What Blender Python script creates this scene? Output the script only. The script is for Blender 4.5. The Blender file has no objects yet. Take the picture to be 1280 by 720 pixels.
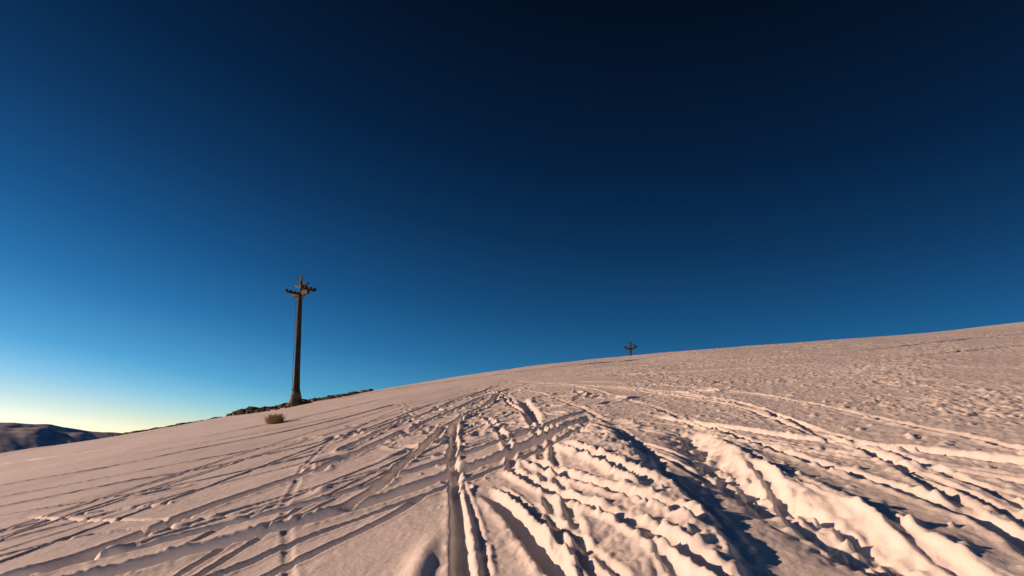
import bpy, math, random, time
import numpy as np
from mathutils import Vector
T0=time.time()
random.seed(4); rng=np.random.default_rng(23)
sc=bpy.context.scene
# ---------------- terrain base -----------------
def smooth_table(xs,ys,w):
    g=np.arange(xs[0],xs[-1],0.5); v=np.interp(g,xs,ys)
    k=int(w/0.5)*2+1; ker=np.hanning(k+2)[1:-1]; ker/=ker.sum()
    v2=np.convolve(np.pad(v,(k//2,k//2),mode='edge'),ker,mode='valid')
    return g,v2
Ax=[-3000,-600,-200,-100,-59.5,-47.6,-28,-13,0,5.7,20,44,61,90,150,400,3000]
Ay=[-160,-60,-27,-16,-9.9,-8.2,-4.75,-2.0,0,.7,2.0,3.7,5.6,8.9,13,20,40]
Py=[-3000,-400,-100,-20,0,20,40,50,60,70,80,110,160,300,600,1500,3000]
Pz=[-200,-40,-13,-3.1,0,3.4,6.7,8.25,9.6,10.2,10.1,8.0,1,-24,-75,-160,-210]
gA=smooth_table(Ax,Ay,7); gP=smooth_table(Py,Pz,7)
A0=np.interp(0,*gA);P0=np.interp(0,*gP)
def h0(x,y):
    return -1.7+np.interp(x,*gA)-A0+np.interp(y,*gP)-P0
def hsh(ix,iy,s):
    n=(ix*374761393+iy*668265263+s*1442695041)&0x7fffffff
    n=((n^(n>>13))*1274126177)&0x7fffffff
    return ((n^(n>>16))&0xffff)*(1/65535.0)
def vn(x,y,s=0):
    ix=np.floor(x);iy=np.floor(y);fx=x-ix;fy=y-iy
    ix=ix.astype(np.int64);iy=iy.astype(np.int64)
    fx=fx*fx*(3-2*fx);fy=fy*fy*(3-2*fy)
    a=hsh(ix,iy,s);b=hsh(ix+1,iy,s);c=hsh(ix,iy+1,s);d=hsh(ix+1,iy+1,s)
    return (a+(b-a)*fx+(c-a)*fy+(a-b-c+d)*fx*fy)*2-1
def fbm(x,y,o,s=0,g=.5):
    r=0;a=1
    for i in range(o):
        r=r+a*vn(x+i*17.3,y-i*9.1,s+i); c,sn=.8,.6
        x,y=(c*x-sn*y)*2.03,(sn*x+c*y)*2.03; a*=g
    return r
def ss(a,b,v):
    t=np.clip((v-a)/(b-a),0,1);return t*t*(3-2*t)
# ---------------- tracks, traced onto the slope ------------------
TH=math.radians(5.5); CT,ST=math.cos(TH),math.sin(TH); PPY=483.0
def unp(px,py):
    r=(px-640)/640;u=(PPY-py)/640
    d=(r,CT-u*ST,ST+u*CT)
    t=np.geomspace(2,120,2500)
    dz=d[2]*t-h0(d[0]*t,d[1]*t)
    i=np.argmax(dz<0) if (dz<0).any() else np.argmin(dz)
    return (d[0]*t[i],d[1]*t[i])
# (trace, half width m, depth m, berm m)
T=[
 ([(745,520),(700,543),(640,568),(560,597),(440,637),(300,674),(120,722)],.15,.40,.04),
 ([(738,512),(660,544),(600,562),(520,588),(400,625),(280,656),(170,686),(50,716)],.10,.28,.02),
 ([(742,536),(660,574),(590,602),(480,640),(380,676),(290,712)],.05,.07,.02),
 ([(30,722),(150,682),(250,637),(370,595),(450,565),(510,535)],.13,.36,.02),
 ([(0,668),(110,643),(210,630),(260,622)],.07,.16,.01),
 ([(0,636),(150,606),(330,570),(470,535),(520,515)],.10,.16,.02),
 ([(0,612),(200,575),(380,536),(500,505)],.12,.16,.02),
 ([(0,592),(180,562),(360,527),(480,500)],.14,.15,.02),
 ([(0,648),(150,622),(300,590),(420,560)],.07,.09,.01),
 ([(0,600),(150,574),(300,548),(430,520)],.09,.09,.02),
 ([(0,624),(130,600),(280,570),(400,545)],.08,.09,.02),
 ([(0,700),(120,668),(260,655)],.05,.07,.01),
 ([(0,580),(160,556),(330,528)],.16,.12,.02),
 ([(578,724),(576,660),(571,605),(566,565),(563,540),(580,518)],.065,.14,.03),
 ([(606,724),(600,670),(586,620),(575,590)],.035,.025,.02),
 ([(400,645),(465,617),(500,583),(537,550),(560,530)],.09,.22,.02),
 ([(608,614),(640,648),(665,682),(694,724)],.075,.20,.03),
 ([(622,606),(670,650),(700,680),(740,724)],.04,.05,.04),
 ([(636,583),(690,622),(780,662),(870,722)],.06,.08,.055),
 ([(655,572),(730,612),(840,652),(930,700)],.06,.08,.055),
 ([(690,556),(760,590),(845,637)],.07,.07,.07),
 ([(606,520),(625,545),(640,575),(655,600)],.06,.05,.03),
 ([(655,497),(664,515),(669,532)],.14,.14,.03),
 ([(560,548),(572,522),(610,505),(625,490)],.10,.12,.04),
 ([(500,545),(545,520),(600,498),(640,482)],.11,.14,.03),
 ([(430,560),(500,528),(560,505),(620,480)],.10,.13,.03),
 ([(800,520),(900,531),(1100,556),(1290,586)],.10,.19,.01),
 ([(760,468),(900,460),(1100,447),(1290,428)],.30,.09,.0),
 ([(720,462),(900,450),(1100,436),(1290,415)],.28,.10,.0),
 ([(930,572),(972,612),(992,660)],.05,.04,.05),
 ([(1050,620),(1150,690),(1210,724)],.05,.05,.02),
 ([(680,612),(760,655),(820,700),(840,724)],.04,.04,.03),
 ([(650,625),(700,665),(760,724)],.04,.04,.02),
 ([(540,615),(490,650),(400,690),(330,722)],.05,.11,.01),
 ([(1000,660),(1080,690),(1130,722)],.05,.04,.02),
 ([(20,650),(160,655),(330,640),(420,610)],.045,.05,.01),
 ([(850,520),(930,548),(1050,590),(1180,640),(1290,690)],.06,.05,.02),
]
def chaikin(p,n=2):
    p=np.array(p,float)
    for _ in range(n):
        q=p[:-1]*.75+p[1:]*.25; r=p[:-1]*.25+p[1:]*.75
        m=np.empty((2*len(q),2)); m[0::2]=q; m[1::2]=r
        p=np.vstack([p[:1],m,p[-1:]])
    return p
def trace(tr):
    w=[np.array(unp(*p)) for p in tr]
    out=lambda p:p[1]>=705 or p[0]<=0 or p[0]>=1280
    if out(tr[0]): w=[w[0]+(w[0]-w[1])/np.hypot(*(w[0]-w[1]))*2]+w
    if out(tr[-1]): w=w+[w[-1]+(w[-1]-w[-2])/np.hypot(*(w[-1]-w[-2]))*2]
    return chaikin(w)
tracks=[(trace(tr),w,d,b) for tr,w,d,b in T]
hub=np.array(unp(670,525)); hub2=np.array(unp(640,478))
for k in range(18):
    left=rng.random()<.5
    s0=(hub if rng.random()<.5 else hub2)+rng.normal(0,1.2,2)
    e0=np.array([rng.uniform(-9,-1.5),rng.uniform(1.5,7)]) if left else np.array([rng.uniform(0,5),rng.uniform(1.0,3)])
    dv=e0-s0; nv=np.array([-dv[1],dv[0]]); b_=rng.normal(-.07 if left else .08,.05)
    tt_=np.linspace(0,1.15,12)[:,None]
    P=s0+dv*tt_+nv*(b_*4*tt_*(1-tt_))
    w=rng.uniform(.035,.06);d=rng.uniform(.015,.04)
    tracks.append((P,w,d,d*.4))
    if rng.random()<.5: tracks.append((P+nv/np.hypot(*nv)*rng.uniform(.14,.3),w,d,d*.4))
BERM=chaikin([unp(*p) for p in [(868,528),(900,555),(935,580),(975,603),(1060,645),(1150,685),(1260,735)]],3)
RIDGE=chaikin([unp(*p) for p in [(735,528),(765,558),(800,590),(850,635),(895,690),(925,740)]],3)
# ---------------- mesh grid -----------------
def seg_dist(x,y,P,R):
    I=np.nonzero((x>P[:,0].min()-R)&(x<P[:,0].max()+R)&(y>P[:,1].min()-R)&(y<P[:,1].max()+R))[0]
    xx=x[I];yy=y[I]
    best=np.full(xx.shape,R*1.0); sgn=np.zeros(xx.shape); al=np.zeros(xx.shape); L=0
    for (a,b) in zip(P[:-1],P[1:]):
        dx,dy=b-a; l=math.hypot(dx,dy)
        if l<1e-6: continue
        idx=np.nonzero((xx>min(a[0],b[0])-R)&(xx<max(a[0],b[0])+R)&(yy>min(a[1],b[1])-R)&(yy<max(a[1],b[1])+R))[0]
        if len(idx):
            ex=xx[idx]-a[0];ey=yy[idx]-a[1]
            t=np.clip((ex*dx+ey*dy)/(l*l),0,1)
            D=np.hypot(ex-t*dx,ey-t*dy)
            c=D<best[idx]; k=idx[c]
            best[k]=D[c]; sgn[k]=np.sign(ex*dy-ey*dx)[c]; al[k]=(L+t*l)[c]
        L+=l
    m=best<R*.999
    return I[m],best[m],sgn[m],al[m],L
CY=-4.0
ang=np.radians(np.concatenate([np.linspace(-60,60,1350),np.linspace(60,300,110)[1:-1]]))
rad=np.concatenate([np.linspace(.3,6,30)[:-1],np.geomspace(6,100,900),np.geomspace(100,9000,90)[1:]])
Rr,Aa=np.meshgrid(rad,ang,indexing='ij')
X=(Rr*np.sin(Aa)).ravel();Y=(Rr*np.cos(Aa)+CY).ravel()
Z=h0(X,Y)
near=np.hypot(X,Y)
ni=np.nonzero((near<115)&(Y>-8))[0]
x=X[ni];y=Y[ni];dist=near[ni]
wx=x+.08*vn(x*.7,y*.7,50)+.008*vn(x*5,y*5,52)+.004*vn(x*13,y*13,54); wy=y+.08*vn(x*.7,y*.7,51)+.008*vn(x*5,y*5,53)+.004*vn(x*13,y*13,55)
z=.09*fbm(x/7,y/9,2,1)
z+=.014*fbm(x/1.4,y/2.2,2,5)
rough=ss(1.0,3.0,x-.10*y+1.2*vn(x/2,y/2,9))*(.35+.65*ss(-.3,.35,fbm(x/2.6,y/3.6,2,11)))
rough=np.maximum(rough,.6*ss(8,14,y)*ss(-5,-1,x)*ss(-.3,.3,fbm(x/2,y/2,2,15)))
rough=np.maximum(rough,.25*ss(-1.5,-.2,x)*ss(-.2,.3,fbm(x/.9,y/1.1,2,16)))
lump=fbm(x*5,y*5,3,20,.65)
crumb=np.abs(fbm(x*12,y*12,2,33))
z+=rough*(.017*lump+.024*crumb)
z+=.003*fbm(x*7,y*7,2,40)+.003*crumb
# wind-scoured streaks running across the slope
z+=.007*fbm((x*.5+y*.85)*.35,(x*.85-y*.5)*2.2,2,80)*ss(-.4,.5,vn(x/5,y/5,81))
for P,w,d,b in tracks:
    R=w*3.2
    I,D,s,al,L=seg_dist(wx,wy,P,R)
    if not len(I): continue
    f=np.minimum(ss(0,.8,al),ss(0,.8,L-al))
    var=.88+.2*vn(al*.9,al*0+P[0][0],60)
    side=np.where(s>0,1.0,.55)
    brk=np.clip(.85+.45*lump[I]+.3*crumb[I],0,1.6)     # crumbled, broken spoil beside the groove
    z[I]+=f*var*(-d*np.exp(-(D/w)**4)*(1+.08*lump[I])+b*side*np.exp(-((D-1.7*w)/(.65*w))**2)*brk)
def ridge(P,R,hh,wl,wr,td,tp,tw):
    I,D,s,al,L=seg_dist(wx,wy,P,R)
    f=np.minimum(ss(0,1.5,al),ss(0,1,L-al+.5))*ss(R,R*.7,D); lee=s*D
    prof=np.where(lee>0,np.exp(-(D/wr)**2),np.exp(-(D/wl)**2))
    tro=np.where(lee>0,np.exp(-((D-tp)/tw)**2),0)
    z[I]+=f*(hh*prof*(1+.2*lump[I]+.1*crumb[I])-td*tro*(1+.6*lump[I]))
ridge(BERM,1.5,.06,.18,.12,.14,.36,.25)
ridge(RIDGE,2.2,.11,.16,.80,0,1,1)
def prints(P,step,off,r,dp):
    seg=np.diff(P,axis=0);l=np.hypot(*seg.T);c=np.concatenate([[0],np.cumsum(l)])
    J=np.nonzero((x>P[:,0].min()-1)&(x<P[:,0].max()+1)&(y>P[:,1].min()-1)&(y<P[:,1].max()+1))[0]
    xj=wx[J];yj=wy[J]
    k=0;t=0.2
    while t<c[-1]:
        i=min(np.searchsorted(c,t,side='right')-1,len(seg)-1)
        u=(t-c[i])/l[i]; p=P[i]+seg[i]*u; n=np.array([-seg[i][1],seg[i][0]])/l[i]; tt=seg[i]/l[i]
        p=p+n*off*(1 if k%2 else -1)+rng.normal(0,.04,2)
        m=np.nonzero((np.abs(xj-p[0])<.5)&(np.abs(yj-p[1])<.5))[0]
        a=((xj[m]-p[0])*tt[0]+(yj[m]-p[1])*tt[1])/(r*1.6); bb=((xj[m]-p[0])*n[0]+(yj[m]-p[1])*n[1])/r
        rr=np.sqrt(a*a+bb*bb); dd=dp*rng.uniform(.3,1.1)
        z[J[m]]+=-dd*np.exp(-rr**4)+dd*.35*np.exp(-((rr-1.4)/.35)**2)
        k+=1; t+=step*rng.uniform(.8,1.3)
for pt,dp in (([(572,620),(568,590),(564,550),(585,515),(640,490),(700,470)],.09),
           ([(560,560),(530,530),(500,505)],.06),
           ([(470,560),(540,530),(620,520),(700,505),(760,490)],.08),
           ([(620,550),(600,520),(590,495)],.08),
           ([(660,520),(640,500),(620,480)],.08)):
    prints(chaikin([unp(*p) for p in pt],2),.5,.12,.08,dp)
c0=np.array(unp(620,515))
for k in range(100):
    p=c0+np.array([rng.normal(0,2.4),rng.normal(0,3.0)])
    if p[1]<9: continue
    r=rng.uniform(.07,.16);dd=rng.uniform(.02,.09);a_=rng.uniform(0,3.14)
    m=np.nonzero((np.abs(x-p[0])<.7)&(np.abs(y-p[1])<.7))[0]
    ex=wx[m]-p[0];ey=wy[m]-p[1];u=(ex*math.cos(a_)+ey*math.sin(a_))/(r*2.6);v=(-ex*math.sin(a_)+ey*math.cos(a_))/r
    rr=np.sqrt(u*u+v*v); z[m]+=-dd*np.exp(-rr**3)+dd*.4*np.exp(-((rr-1.5)/.4)**2)
# small clods thrown up by the skis
cl=[]
for k in range(800):
    cxx=rng.uniform(-3,9);cyy=rng.uniform(3,16)
    if cxx-.1*cyy<.8 and rng.random()<.85: continue
    cl.append((cxx,cyy,rng.uniform(.02,.05),rng.uniform(.012,.04)))
order=np.argsort(y);ys=y[order]
for cxx,cyy,r,h in cl:
    a_=np.searchsorted(ys,cyy-.15);b2=np.searchsorted(ys,cyy+.15)
    J=order[a_:b2];J=J[np.abs(x[J]-cxx)<.15]
    z[J]+=h*np.exp(-(((x[J]-cxx)**2+(y[J]-cyy)**2)/r**2)**1.5)
for (px,py,sx,sy,hh) in [(524,715,.12,.6,.07),(404,612,.10,.25,.05)]:
    p=unp(px,py); z+=hh*np.exp(-((x-p[0])/sx)**2-((y-p[1])/sy)**2)
z*=ss(112,80,dist)
Z[ni]+=z
Z+=np.where(near>400,25*fbm(X/600,Y/600,3,70)*np.clip((near-400)/1500,0,1),0)
nr,na=len(rad),len(ang)
V=np.stack([X,Y,Z],1)
V=np.vstack([V,[[0,CY,float(h0(0,CY))]]])
i=np.arange(nr-1)[:,None]*na; j=np.arange(na)[None,:]; j2=(j+1)%na
F=np.stack([i+j,i+na+j,i+na+j2,i+j2],-1).reshape(-1,4)[:,::-1]
Cn=nr*na
F3=np.stack([np.full(na,Cn),np.arange(na),(np.arange(na)+1)%na],1)[:,::-1]
def mkmesh(name,V,F4,F3=None,mat=None):
    me=bpy.data.meshes.new(name)
    n3=0 if F3 is None else len(F3)
    me.vertices.add(len(V)); me.vertices.foreach_set('co',np.ascontiguousarray(V,dtype=np.float32).ravel())
    loops=F4.ravel() if F3 is None else np.concatenate([F4.ravel(),F3.ravel()])
    me.loops.add(len(loops)); me.loops.foreach_set('vertex_index',loops.astype(np.int32))
    me.polygons.add(len(F4)+n3)
    st=np.arange(len(F4))*4
    if n3: st=np.concatenate([st,len(F4)*4+np.arange(n3)*3])
    me.polygons.foreach_set('loop_start',st.astype(np.int32))
    me.polygons.foreach_set('use_smooth',np.ones(len(F4)+n3,dtype=bool))
    me.update(calc_edges=True)
    ob=bpy.data.objects.new(name,me); sc.collection.objects.link(ob)
    if mat: me.materials.append(mat)
    return ob
def newmat(name):
    m=bpy.data.materials.new(name);m.use_nodes=True
    return m,m.node_tree.nodes,m.node_tree.links,m.node_tree.nodes['Principled BSDF']
ms,N,L_,B=newmat('snow')
geo=N.new('ShaderNodeNewGeometry')
n1=N.new('ShaderNodeTexNoise');n1.inputs['Scale'].default_value=.5;n1.inputs['Detail'].default_value=7
n2=N.new('ShaderNodeTexNoise');n2.inputs['Scale'].default_value=9;n2.inputs['Detail'].default_value=8;n2.inputs['Roughness'].default_value=.75
L_.new(geo.outputs['Position'],n1.inputs['Vector']);L_.new(geo.outputs['Position'],n2.inputs['Vector'])
cr=N.new('ShaderNodeValToRGB');cr.color_ramp.elements[0].position=.3;cr.color_ramp.elements[0].color=(.84,.83,.86,1);cr.color_ramp.elements[1].position=.7;cr.color_ramp.elements[1].color=(.94,.92,.93,1)
L_.new(n1.outputs['Fac'],cr.inputs['Fac']);L_.new(cr.outputs['Color'],B.inputs['Base Color'])
bp=N.new('ShaderNodeBump');bp.inputs['Strength'].default_value=.5;bp.inputs['Distance'].default_value=.035
L_.new(n2.outputs['Fac'],bp.inputs['Height']);L_.new(bp.outputs['Normal'],B.inputs['Normal'])
B.inputs['Roughness'].default_value=.55;B.inputs['Specular IOR Level'].default_value=.3
mkmesh('snow_ground',V,F,F3,ms)
print('terrain',time.time()-T0)
mr,N,L_,B=newmat('rock')
n1=N.new('ShaderNodeTexNoise');n1.inputs['Scale'].default_value=3;n1.inputs['Detail'].default_value=8
tc=N.new('ShaderNodeTexCoord');L_.new(tc.outputs['Object'],n1.inputs['Vector'])
cr=N.new('ShaderNodeValToRGB');cr.color_ramp.elements[0].color=(.05,.04,.03,1);cr.color_ramp.elements[1].color=(.28,.2,.14,1);cr.color_ramp.elements[0].position=.35;cr.color_ramp.elements[1].position=.7
L_.new(n1.outputs['Fac'],cr.inputs['Fac']);L_.new(cr.outputs['Color'],B.inputs['Base Color']);B.inputs['Roughness'].default_value=.9
# ---------------- distant hills ----------------
def hills(name,r0,top,seed,c0,c1):
    mh,N,L_,B=newmat(name+'_mat')
    n1=N.new('ShaderNodeTexNoise');n1.inputs['Scale'].default_value=.012;n1.inputs['Detail'].default_value=8
    tc=N.new('ShaderNodeTexCoord');L_.new(tc.outputs['Object'],n1.inputs['Vector'])
    cr=N.new('ShaderNodeValToRGB');cr.color_ramp.elements[0].color=c0;cr.color_ramp.elements[1].color=c1;cr.color_ramp.elements[0].position=.4;cr.color_ramp.elements[1].position=.65  # bluish snow tones, with distance haze painted into the hill colour
    L_.new(n1.outputs['Fac'],cr.inputs['Fac']);L_.new(cr.outputs['Color'],B.inputs['Base Color']);B.inputs['Roughness'].default_value=1;B.inputs['Specular IOR Level'].default_value=0
    az=np.radians(np.linspace(-110,30,700)); rr=np.linspace(r0-1500,r0+1500,60)
    R2,A2=np.meshgrid(rr,az,indexing='ij')
    xx=R2*np.sin(A2);yy=R2*np.cos(A2)
    t=1-np.abs(R2-r0)/1500
    tp=np.interp(np.degrees(A2),*top)*r0
    nz=fbm(np.degrees(A2)/2.5,R2/500,5,seed)
    zz=-320+(tp+320)*(t**.8)+nz*14*ss(0,.5,t)
    Vv=np.stack([xx.ravel(),yy.ravel(),zz.ravel()],1)
    i=np.arange(59)[:,None]*700;j=np.arange(699)[None,:]
    Ff=np.stack([i+j,i+j+1,i+700+j+1,i+700+j],-1).reshape(-1,4)[:,::-1]
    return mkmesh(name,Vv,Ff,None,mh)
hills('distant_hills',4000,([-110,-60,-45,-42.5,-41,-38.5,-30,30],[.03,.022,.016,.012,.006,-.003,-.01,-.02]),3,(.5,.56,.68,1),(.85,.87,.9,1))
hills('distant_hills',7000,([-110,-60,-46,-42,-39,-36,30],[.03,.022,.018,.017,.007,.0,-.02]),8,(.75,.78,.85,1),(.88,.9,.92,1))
# ---------------- tower ----------------
mt,N,L_,B=newmat('weathered_steel')
n1=N.new('ShaderNodeTexNoise');n1.inputs['Scale'].default_value=2.5;n1.inputs['Detail'].default_value=8
tc=N.new('ShaderNodeTexCoord');L_.new(tc.outputs['Object'],n1.inputs['Vector'])
cr=N.new('ShaderNodeValToRGB');cr.color_ramp.elements[0].color=(.03,.024,.018,1);cr.color_ramp.elements[1].color=(.07,.052,.034,1);cr.color_ramp.elements[0].position=.35;cr.color_ramp.elements[1].position=.7
L_.new(n1.outputs['Fac'],cr.inputs['Fac']);L_.new(cr.outputs['Color'],B.inputs['Base Color']);B.inputs['Roughness'].default_value=.7;B.inputs['Specular IOR Level'].default_value=.15
def child(name,V_,F_,par,mat,smooth=False):
    me=bpy.data.meshes.new(name);me.from_pydata(V_,[],F_);me.materials.append(mat)
    if smooth:
        for p in me.polygons:p.use_smooth=True
    ob=bpy.data.objects.new(name,me);sc.collection.objects.link(ob);ob.parent=par;return ob
def lathe(profile,cx=0,cy=0,n=20):
    vs=[];fs=[]
    for r,zc in profile:
        for k in range(n):
            a=2*math.pi*k/n;vs.append((cx+r*math.cos(a),cy+r*math.sin(a),zc))
    for s in range(len(profile)-1):
        for k in range(n):
            fs.append((s*n+k,s*n+(k+1)%n,(s+1)*n+(k+1)%n,(s+1)*n+k))
    fs.append(tuple(range(n))[::-1]);fs.append(tuple((len(profile)-1)*n+k for k in range(n)))
    return vs,fs
def beam(a,b,w,h,vs,fs):
    a=Vector(a);b=Vector(b);d=(b-a).normalized();up=Vector((0,0,1)) if abs(d.z)<.9 else Vector((1,0,0))
    s=d.cross(up).normalized();u=s.cross(d)
    o=len(vs)
    for p in (a,b):
        for i,j in ((-1,-1),(1,-1),(1,1),(-1,1)): vs.append(tuple(p+s*w/2*i+u*h/2*j))
    for f in ((3,2,1,0),(4,5,6,7),(0,1,5,4),(1,2,6,5),(2,3,7,6),(3,0,4,7)):fs.append(tuple(o+k for k in f))
def wheel(c,r,t,vs,fs,n=14):
    o=len(vs)
    for sx in (-t/2,t/2):
        for k in range(n):
            a=2*math.pi*k/n;vs.append((c[0]+sx,c[1]+r*math.cos(a),c[2]+r*math.sin(a)))
    for k in range(n): fs.append((o+k,o+(k+1)%n,o+n+(k+1)%n,o+n+k))
    fs.append(tuple(o+k for k in range(n)));fs.append(tuple(o+n+k for k in range(n))[::-1])
def tower(loc,H,rotz):
    e=bpy.data.objects.new('ski_lift_tower',None);sc.collection.objects.link(e);e.location=loc;e.rotation_euler[2]=rotz
    child('footing',*lathe([(.68,-.8),(.66,.2),(.56,.34),(.44,.8),(.34,1.3)],n=24),e,mr,True)
    child('mast',*lathe([(.34,1.1),(.27,1.7),(.24,3),(.20,H*.6),(.18,H-1.7),(.17,H-1.45)],n=24),e,mt,True)
    vs,fs=[],[]
    beam((0,0,H-1.5),(0,0,H-.1),.18,.18,vs,fs)
    beam((-1.15,0,H-1.6),(1.15,0,H-1.6),.22,.32,vs,fs)
    for s in (-1,1):
        beam((0,0,H-2.2),(s*.7,0,H-1.74),.1,.1,vs,fs)
        beam((s*.05,0,H-1.05),(s*.95,.15,H-.7),.15,.15,vs,fs)
        beam((s*.05,-.05,H-.6),(s*.36,-.1,H-.1),.1,.1,vs,fs)
    child('crossarm',vs,fs,e,mt)
    vs,fs=[],[]
    for s in (-1,1):
        xx=s*1.05
        beam((xx,-.7,H-1.36),(xx,.7,H-1.36),.12,.16,vs,fs)
        for yy in (-.6,-.2,.2,.6): wheel((xx+s*.12,yy,H-1.26),.15,.1,vs,fs)
    child('sheave_assembly',vs,fs,e,mt)
    vs,fs=[],[]
    zz=1.5
    while zz<H-1.8:
        beam((-.14,-.32,zz),(.14,-.32,zz),.025,.025,vs,fs);zz+=.35
    for s in(-.14,.14): beam((s,-.32,1.3),(s,-.32,H-1.8),.03,.03,vs,fs)
    for zz in (2.1,5.1,8.1): beam((0,-.32,zz),(0,-.15,zz),.04,.04,vs,fs)
    child('ladder',vs,fs,e,mt)
    return e
def gz(a,b): return float(h0(a,b))
p1=(-18.6,44.0);p2=(25.8,110.0)
rz=-math.atan2(p2[0]-p1[0],p2[1]-p1[1])
tower((p1[0],p1[1],gz(*p1)-.1),11.5,rz)
tower((p2[0],p2[1],20.5-12.2),12.2,rz)
# ---------------- rocks (one mass) ----------------
vs=[];fs=[]
import bmesh
bm=bmesh.new();bmesh.ops.create_icosphere(bm,subdivisions=2,radius=1)
bv=np.array([v.co[:] for v in bm.verts]);bf=[tuple(v.index for v in f.verts) for f in bm.faces];bm.free()
def rock(cx,cy,s,fl=.5):
    o=len(vs);c=gz(cx,cy);sd=random.random()*99;a=random.random()*6
    k=1+.4*fbm(bv[:,0]*1.3+sd,bv[:,1]*1.3+bv[:,2]*1.7+sd,3,5)
    px=bv[:,0]*s*k*1.3;py=bv[:,1]*s*k
    for q_ in zip(cx+px*math.cos(a)-py*math.sin(a),cy+px*math.sin(a)+py*math.cos(a),c+bv[:,2]*s*k*fl): vs.append(tuple(map(float,q_)))
    for f in bf:fs.append(tuple(o+i for i in f))
for k in range(190):
    t=random.random()**1.3; yy=random.gauss(53,3)
    qq=-.53+.25*t+random.gauss(0,.01)
    rock(qq*yy,yy,random.uniform(.12,.62)*(1.15-.6*t),random.uniform(.4,.75))
for k in range(120):
    yy=random.gauss(58,3);qq=random.choice([random.uniform(-.78,-.52),random.gauss(-.72,.02)]); rock(qq*yy,yy,random.uniform(.1,.46),.4)
for k in range(12):
    rock(p1[0]+random.gauss(0,.7),p1[1]+random.gauss(-.2,.5),random.uniform(.12,.32),.6)
me=bpy.data.meshes.new('rocks');me.from_pydata(vs,[],fs);me.materials.append(mr)
ob=bpy.data.objects.new('rocks',me);sc.collection.objects.link(ob)
mg,N,L_,B=newmat('dry_grass');B.inputs['Base Color'].default_value=(.42,.28,.16,1);B.inputs['Roughness'].default_value=.9
vs=[];fs=[]
bx,by=unp(343,530)
for k in range(600):
    a=random.random()*6.28;r=random.random()**.5*.25;px=bx+r*math.cos(a)*1.2;py=by+r*math.sin(a)
    l=random.uniform(.25,.55);g=gz(px,py)-.05;lx=(px-bx)*.6+random.gauss(0,.08);ly=(py-by)*.6+random.gauss(0,.08)
    w=.015;o=len(vs);c,s_=math.cos(a)*w,math.sin(a)*w
    vs+= [(px-s_,py+c,g),(px+s_,py-c,g),(px+lx*.5+s_*.7,py+ly*.5-c*.7,g+l*.6),(px+lx*.5-s_*.7,py+ly*.5+c*.7,g+l*.6),(px+lx,py+ly,g+l)]
    fs+= [(o,o+1,o+2,o+3),(o+3,o+2,o+4)]
me=bpy.data.meshes.new('dry_shrub');me.from_pydata(vs,[],fs);me.materials.append(mg)
ob=bpy.data.objects.new('dry_shrub',me);sc.collection.objects.link(ob)
# ---------------- light ----------------
SE,SA=math.radians(14.5),math.radians(-80)
s=Vector((math.sin(SA)*math.cos(SE),math.cos(SA)*math.cos(SE),math.sin(SE)))
ld=bpy.data.lights.new('sun','SUN');ld.energy=5;ld.angle=math.radians(.5);ld.color=(1.0,.60,.36)
lo=bpy.data.objects.new('sun',ld);sc.collection.objects.link(lo);lo.rotation_euler=s.to_track_quat('Z','Y').to_euler()
w=bpy.data.worlds.new('World');sc.world=w;w.use_nodes=True
N=w.node_tree.nodes;L_=w.node_tree.links;bg=N['Background']
sky=N.new('ShaderNodeTexSky');sky.sky_type='NISHITA';sky.sun_disc=False
sky.sun_elevation=SE;sky.sun_rotation=SA;sky.altitude=2500;sky.air_density=1;sky.dust_density=.4;sky.ozone_density=3
tc=N.new('ShaderNodeTexCoord')
def M(op,a,b,c=None):
    n=N.new('ShaderNodeMath');n.operation=op
    for k,v in enumerate((a,b,c)):
        if v is None: continue
        if isinstance(v,(int,float)): n.inputs[k].default_value=v
        else: L_.new(v,n.inputs[k])
    return n.outputs[0]
sp=N.new('ShaderNodeSeparateXYZ');L_.new(tc.outputs['Generated'],sp.inputs[0])
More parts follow.
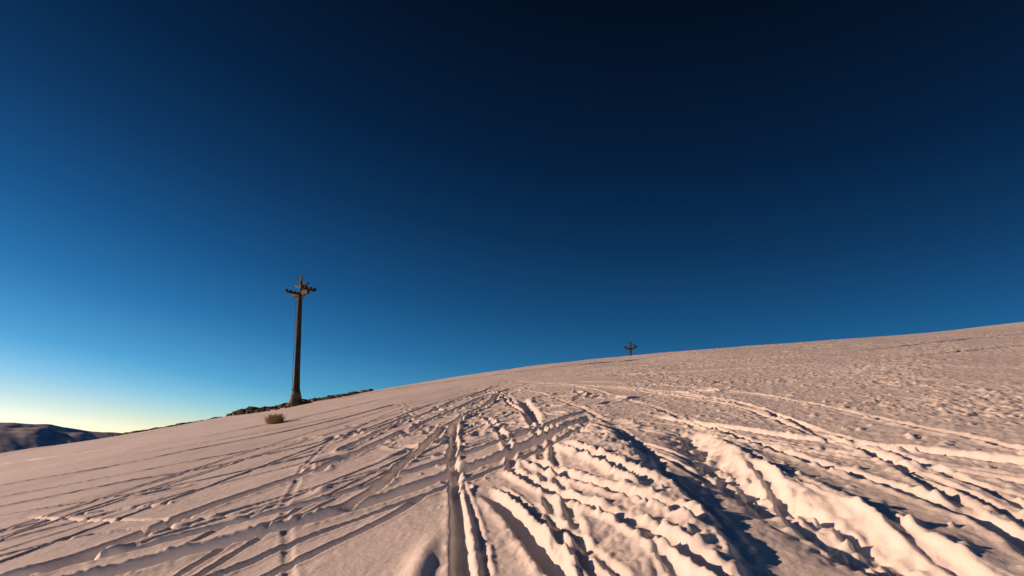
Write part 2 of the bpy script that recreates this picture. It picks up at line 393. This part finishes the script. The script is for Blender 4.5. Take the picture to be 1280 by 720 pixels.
dt=N.new('ShaderNodeVectorMath');dt.operation='DOT_PRODUCT';L_.new(tc.outputs['Generated'],dt.inputs[0]);dt.inputs[1].default_value=(math.sin(SA),math.cos(SA),0)
dot=dt.outputs['Value']
t1=M('MULTIPLY',dot,-.13)
t2=M('POWER',M('MAXIMUM',dot,0.0),4.0)
t3=M('MULTIPLY_ADD',t2,-.09,t1)
t=M('ADD',sp.outputs['Z'],t3)
tt=M('ADD',t,.2)
ramp=N.new('ShaderNodeValToRGB');cr=ramp.color_ramp
pts=[(-.14,(2.6,2.0,1.7)),(-.09,(1.8,1.6,1.4)),(-.045,(1.0,1.4,1.45)),(.0,(.5,1.15,1.35)),(.1,(.22,.82,1.1)),(.21,(.13,.56,.82)),(.35,(.08,.33,.52)),(.48,(.05,.19,.31)),(.675,(.04,.09,.13)),(.8,(.04,.06,.1))]
cr.elements[0].position=pts[0][0]+.2;cr.elements[0].color=tuple(v/6 for v in pts[0][1])+(1,)
cr.elements[1].position=1.0;cr.elements[1].color=tuple(v/6 for v in pts[-1][1])+(1,)
for p,c in pts[1:-1]:
    e=cr.elements.new(p+.2);e.color=tuple(v/6 for v in c)+(1,)
L_.new(tt,ramp.inputs['Fac'])
mx=N.new('ShaderNodeVectorMath');mx.operation='MULTIPLY';L_.new(sky.outputs[0],mx.inputs[0]);L_.new(ramp.outputs['Color'],mx.inputs[1])
sx=N.new('ShaderNodeVectorMath');sx.operation='SCALE';L_.new(mx.outputs[0],sx.inputs[0]);sx.inputs['Scale'].default_value=6
L_.new(sx.outputs[0],bg.inputs['Color']);bg.inputs['Strength'].default_value=.07
# ---------------- camera ----------------
cd=bpy.data.cameras.new('camera');cd.sensor_width=36;cd.lens=18;cd.clip_end=30000;cd.clip_start=.05
cd.shift_y=(PPY-360)/1280
co=bpy.data.objects.new('camera',cd);sc.collection.objects.link(co);co.rotation_euler=(math.radians(90)+TH,0,0);sc.camera=co
sc.view_settings.view_transform='Standard';sc.view_settings.look='None';sc.view_settings.exposure=0
print('done',time.time()-T0)
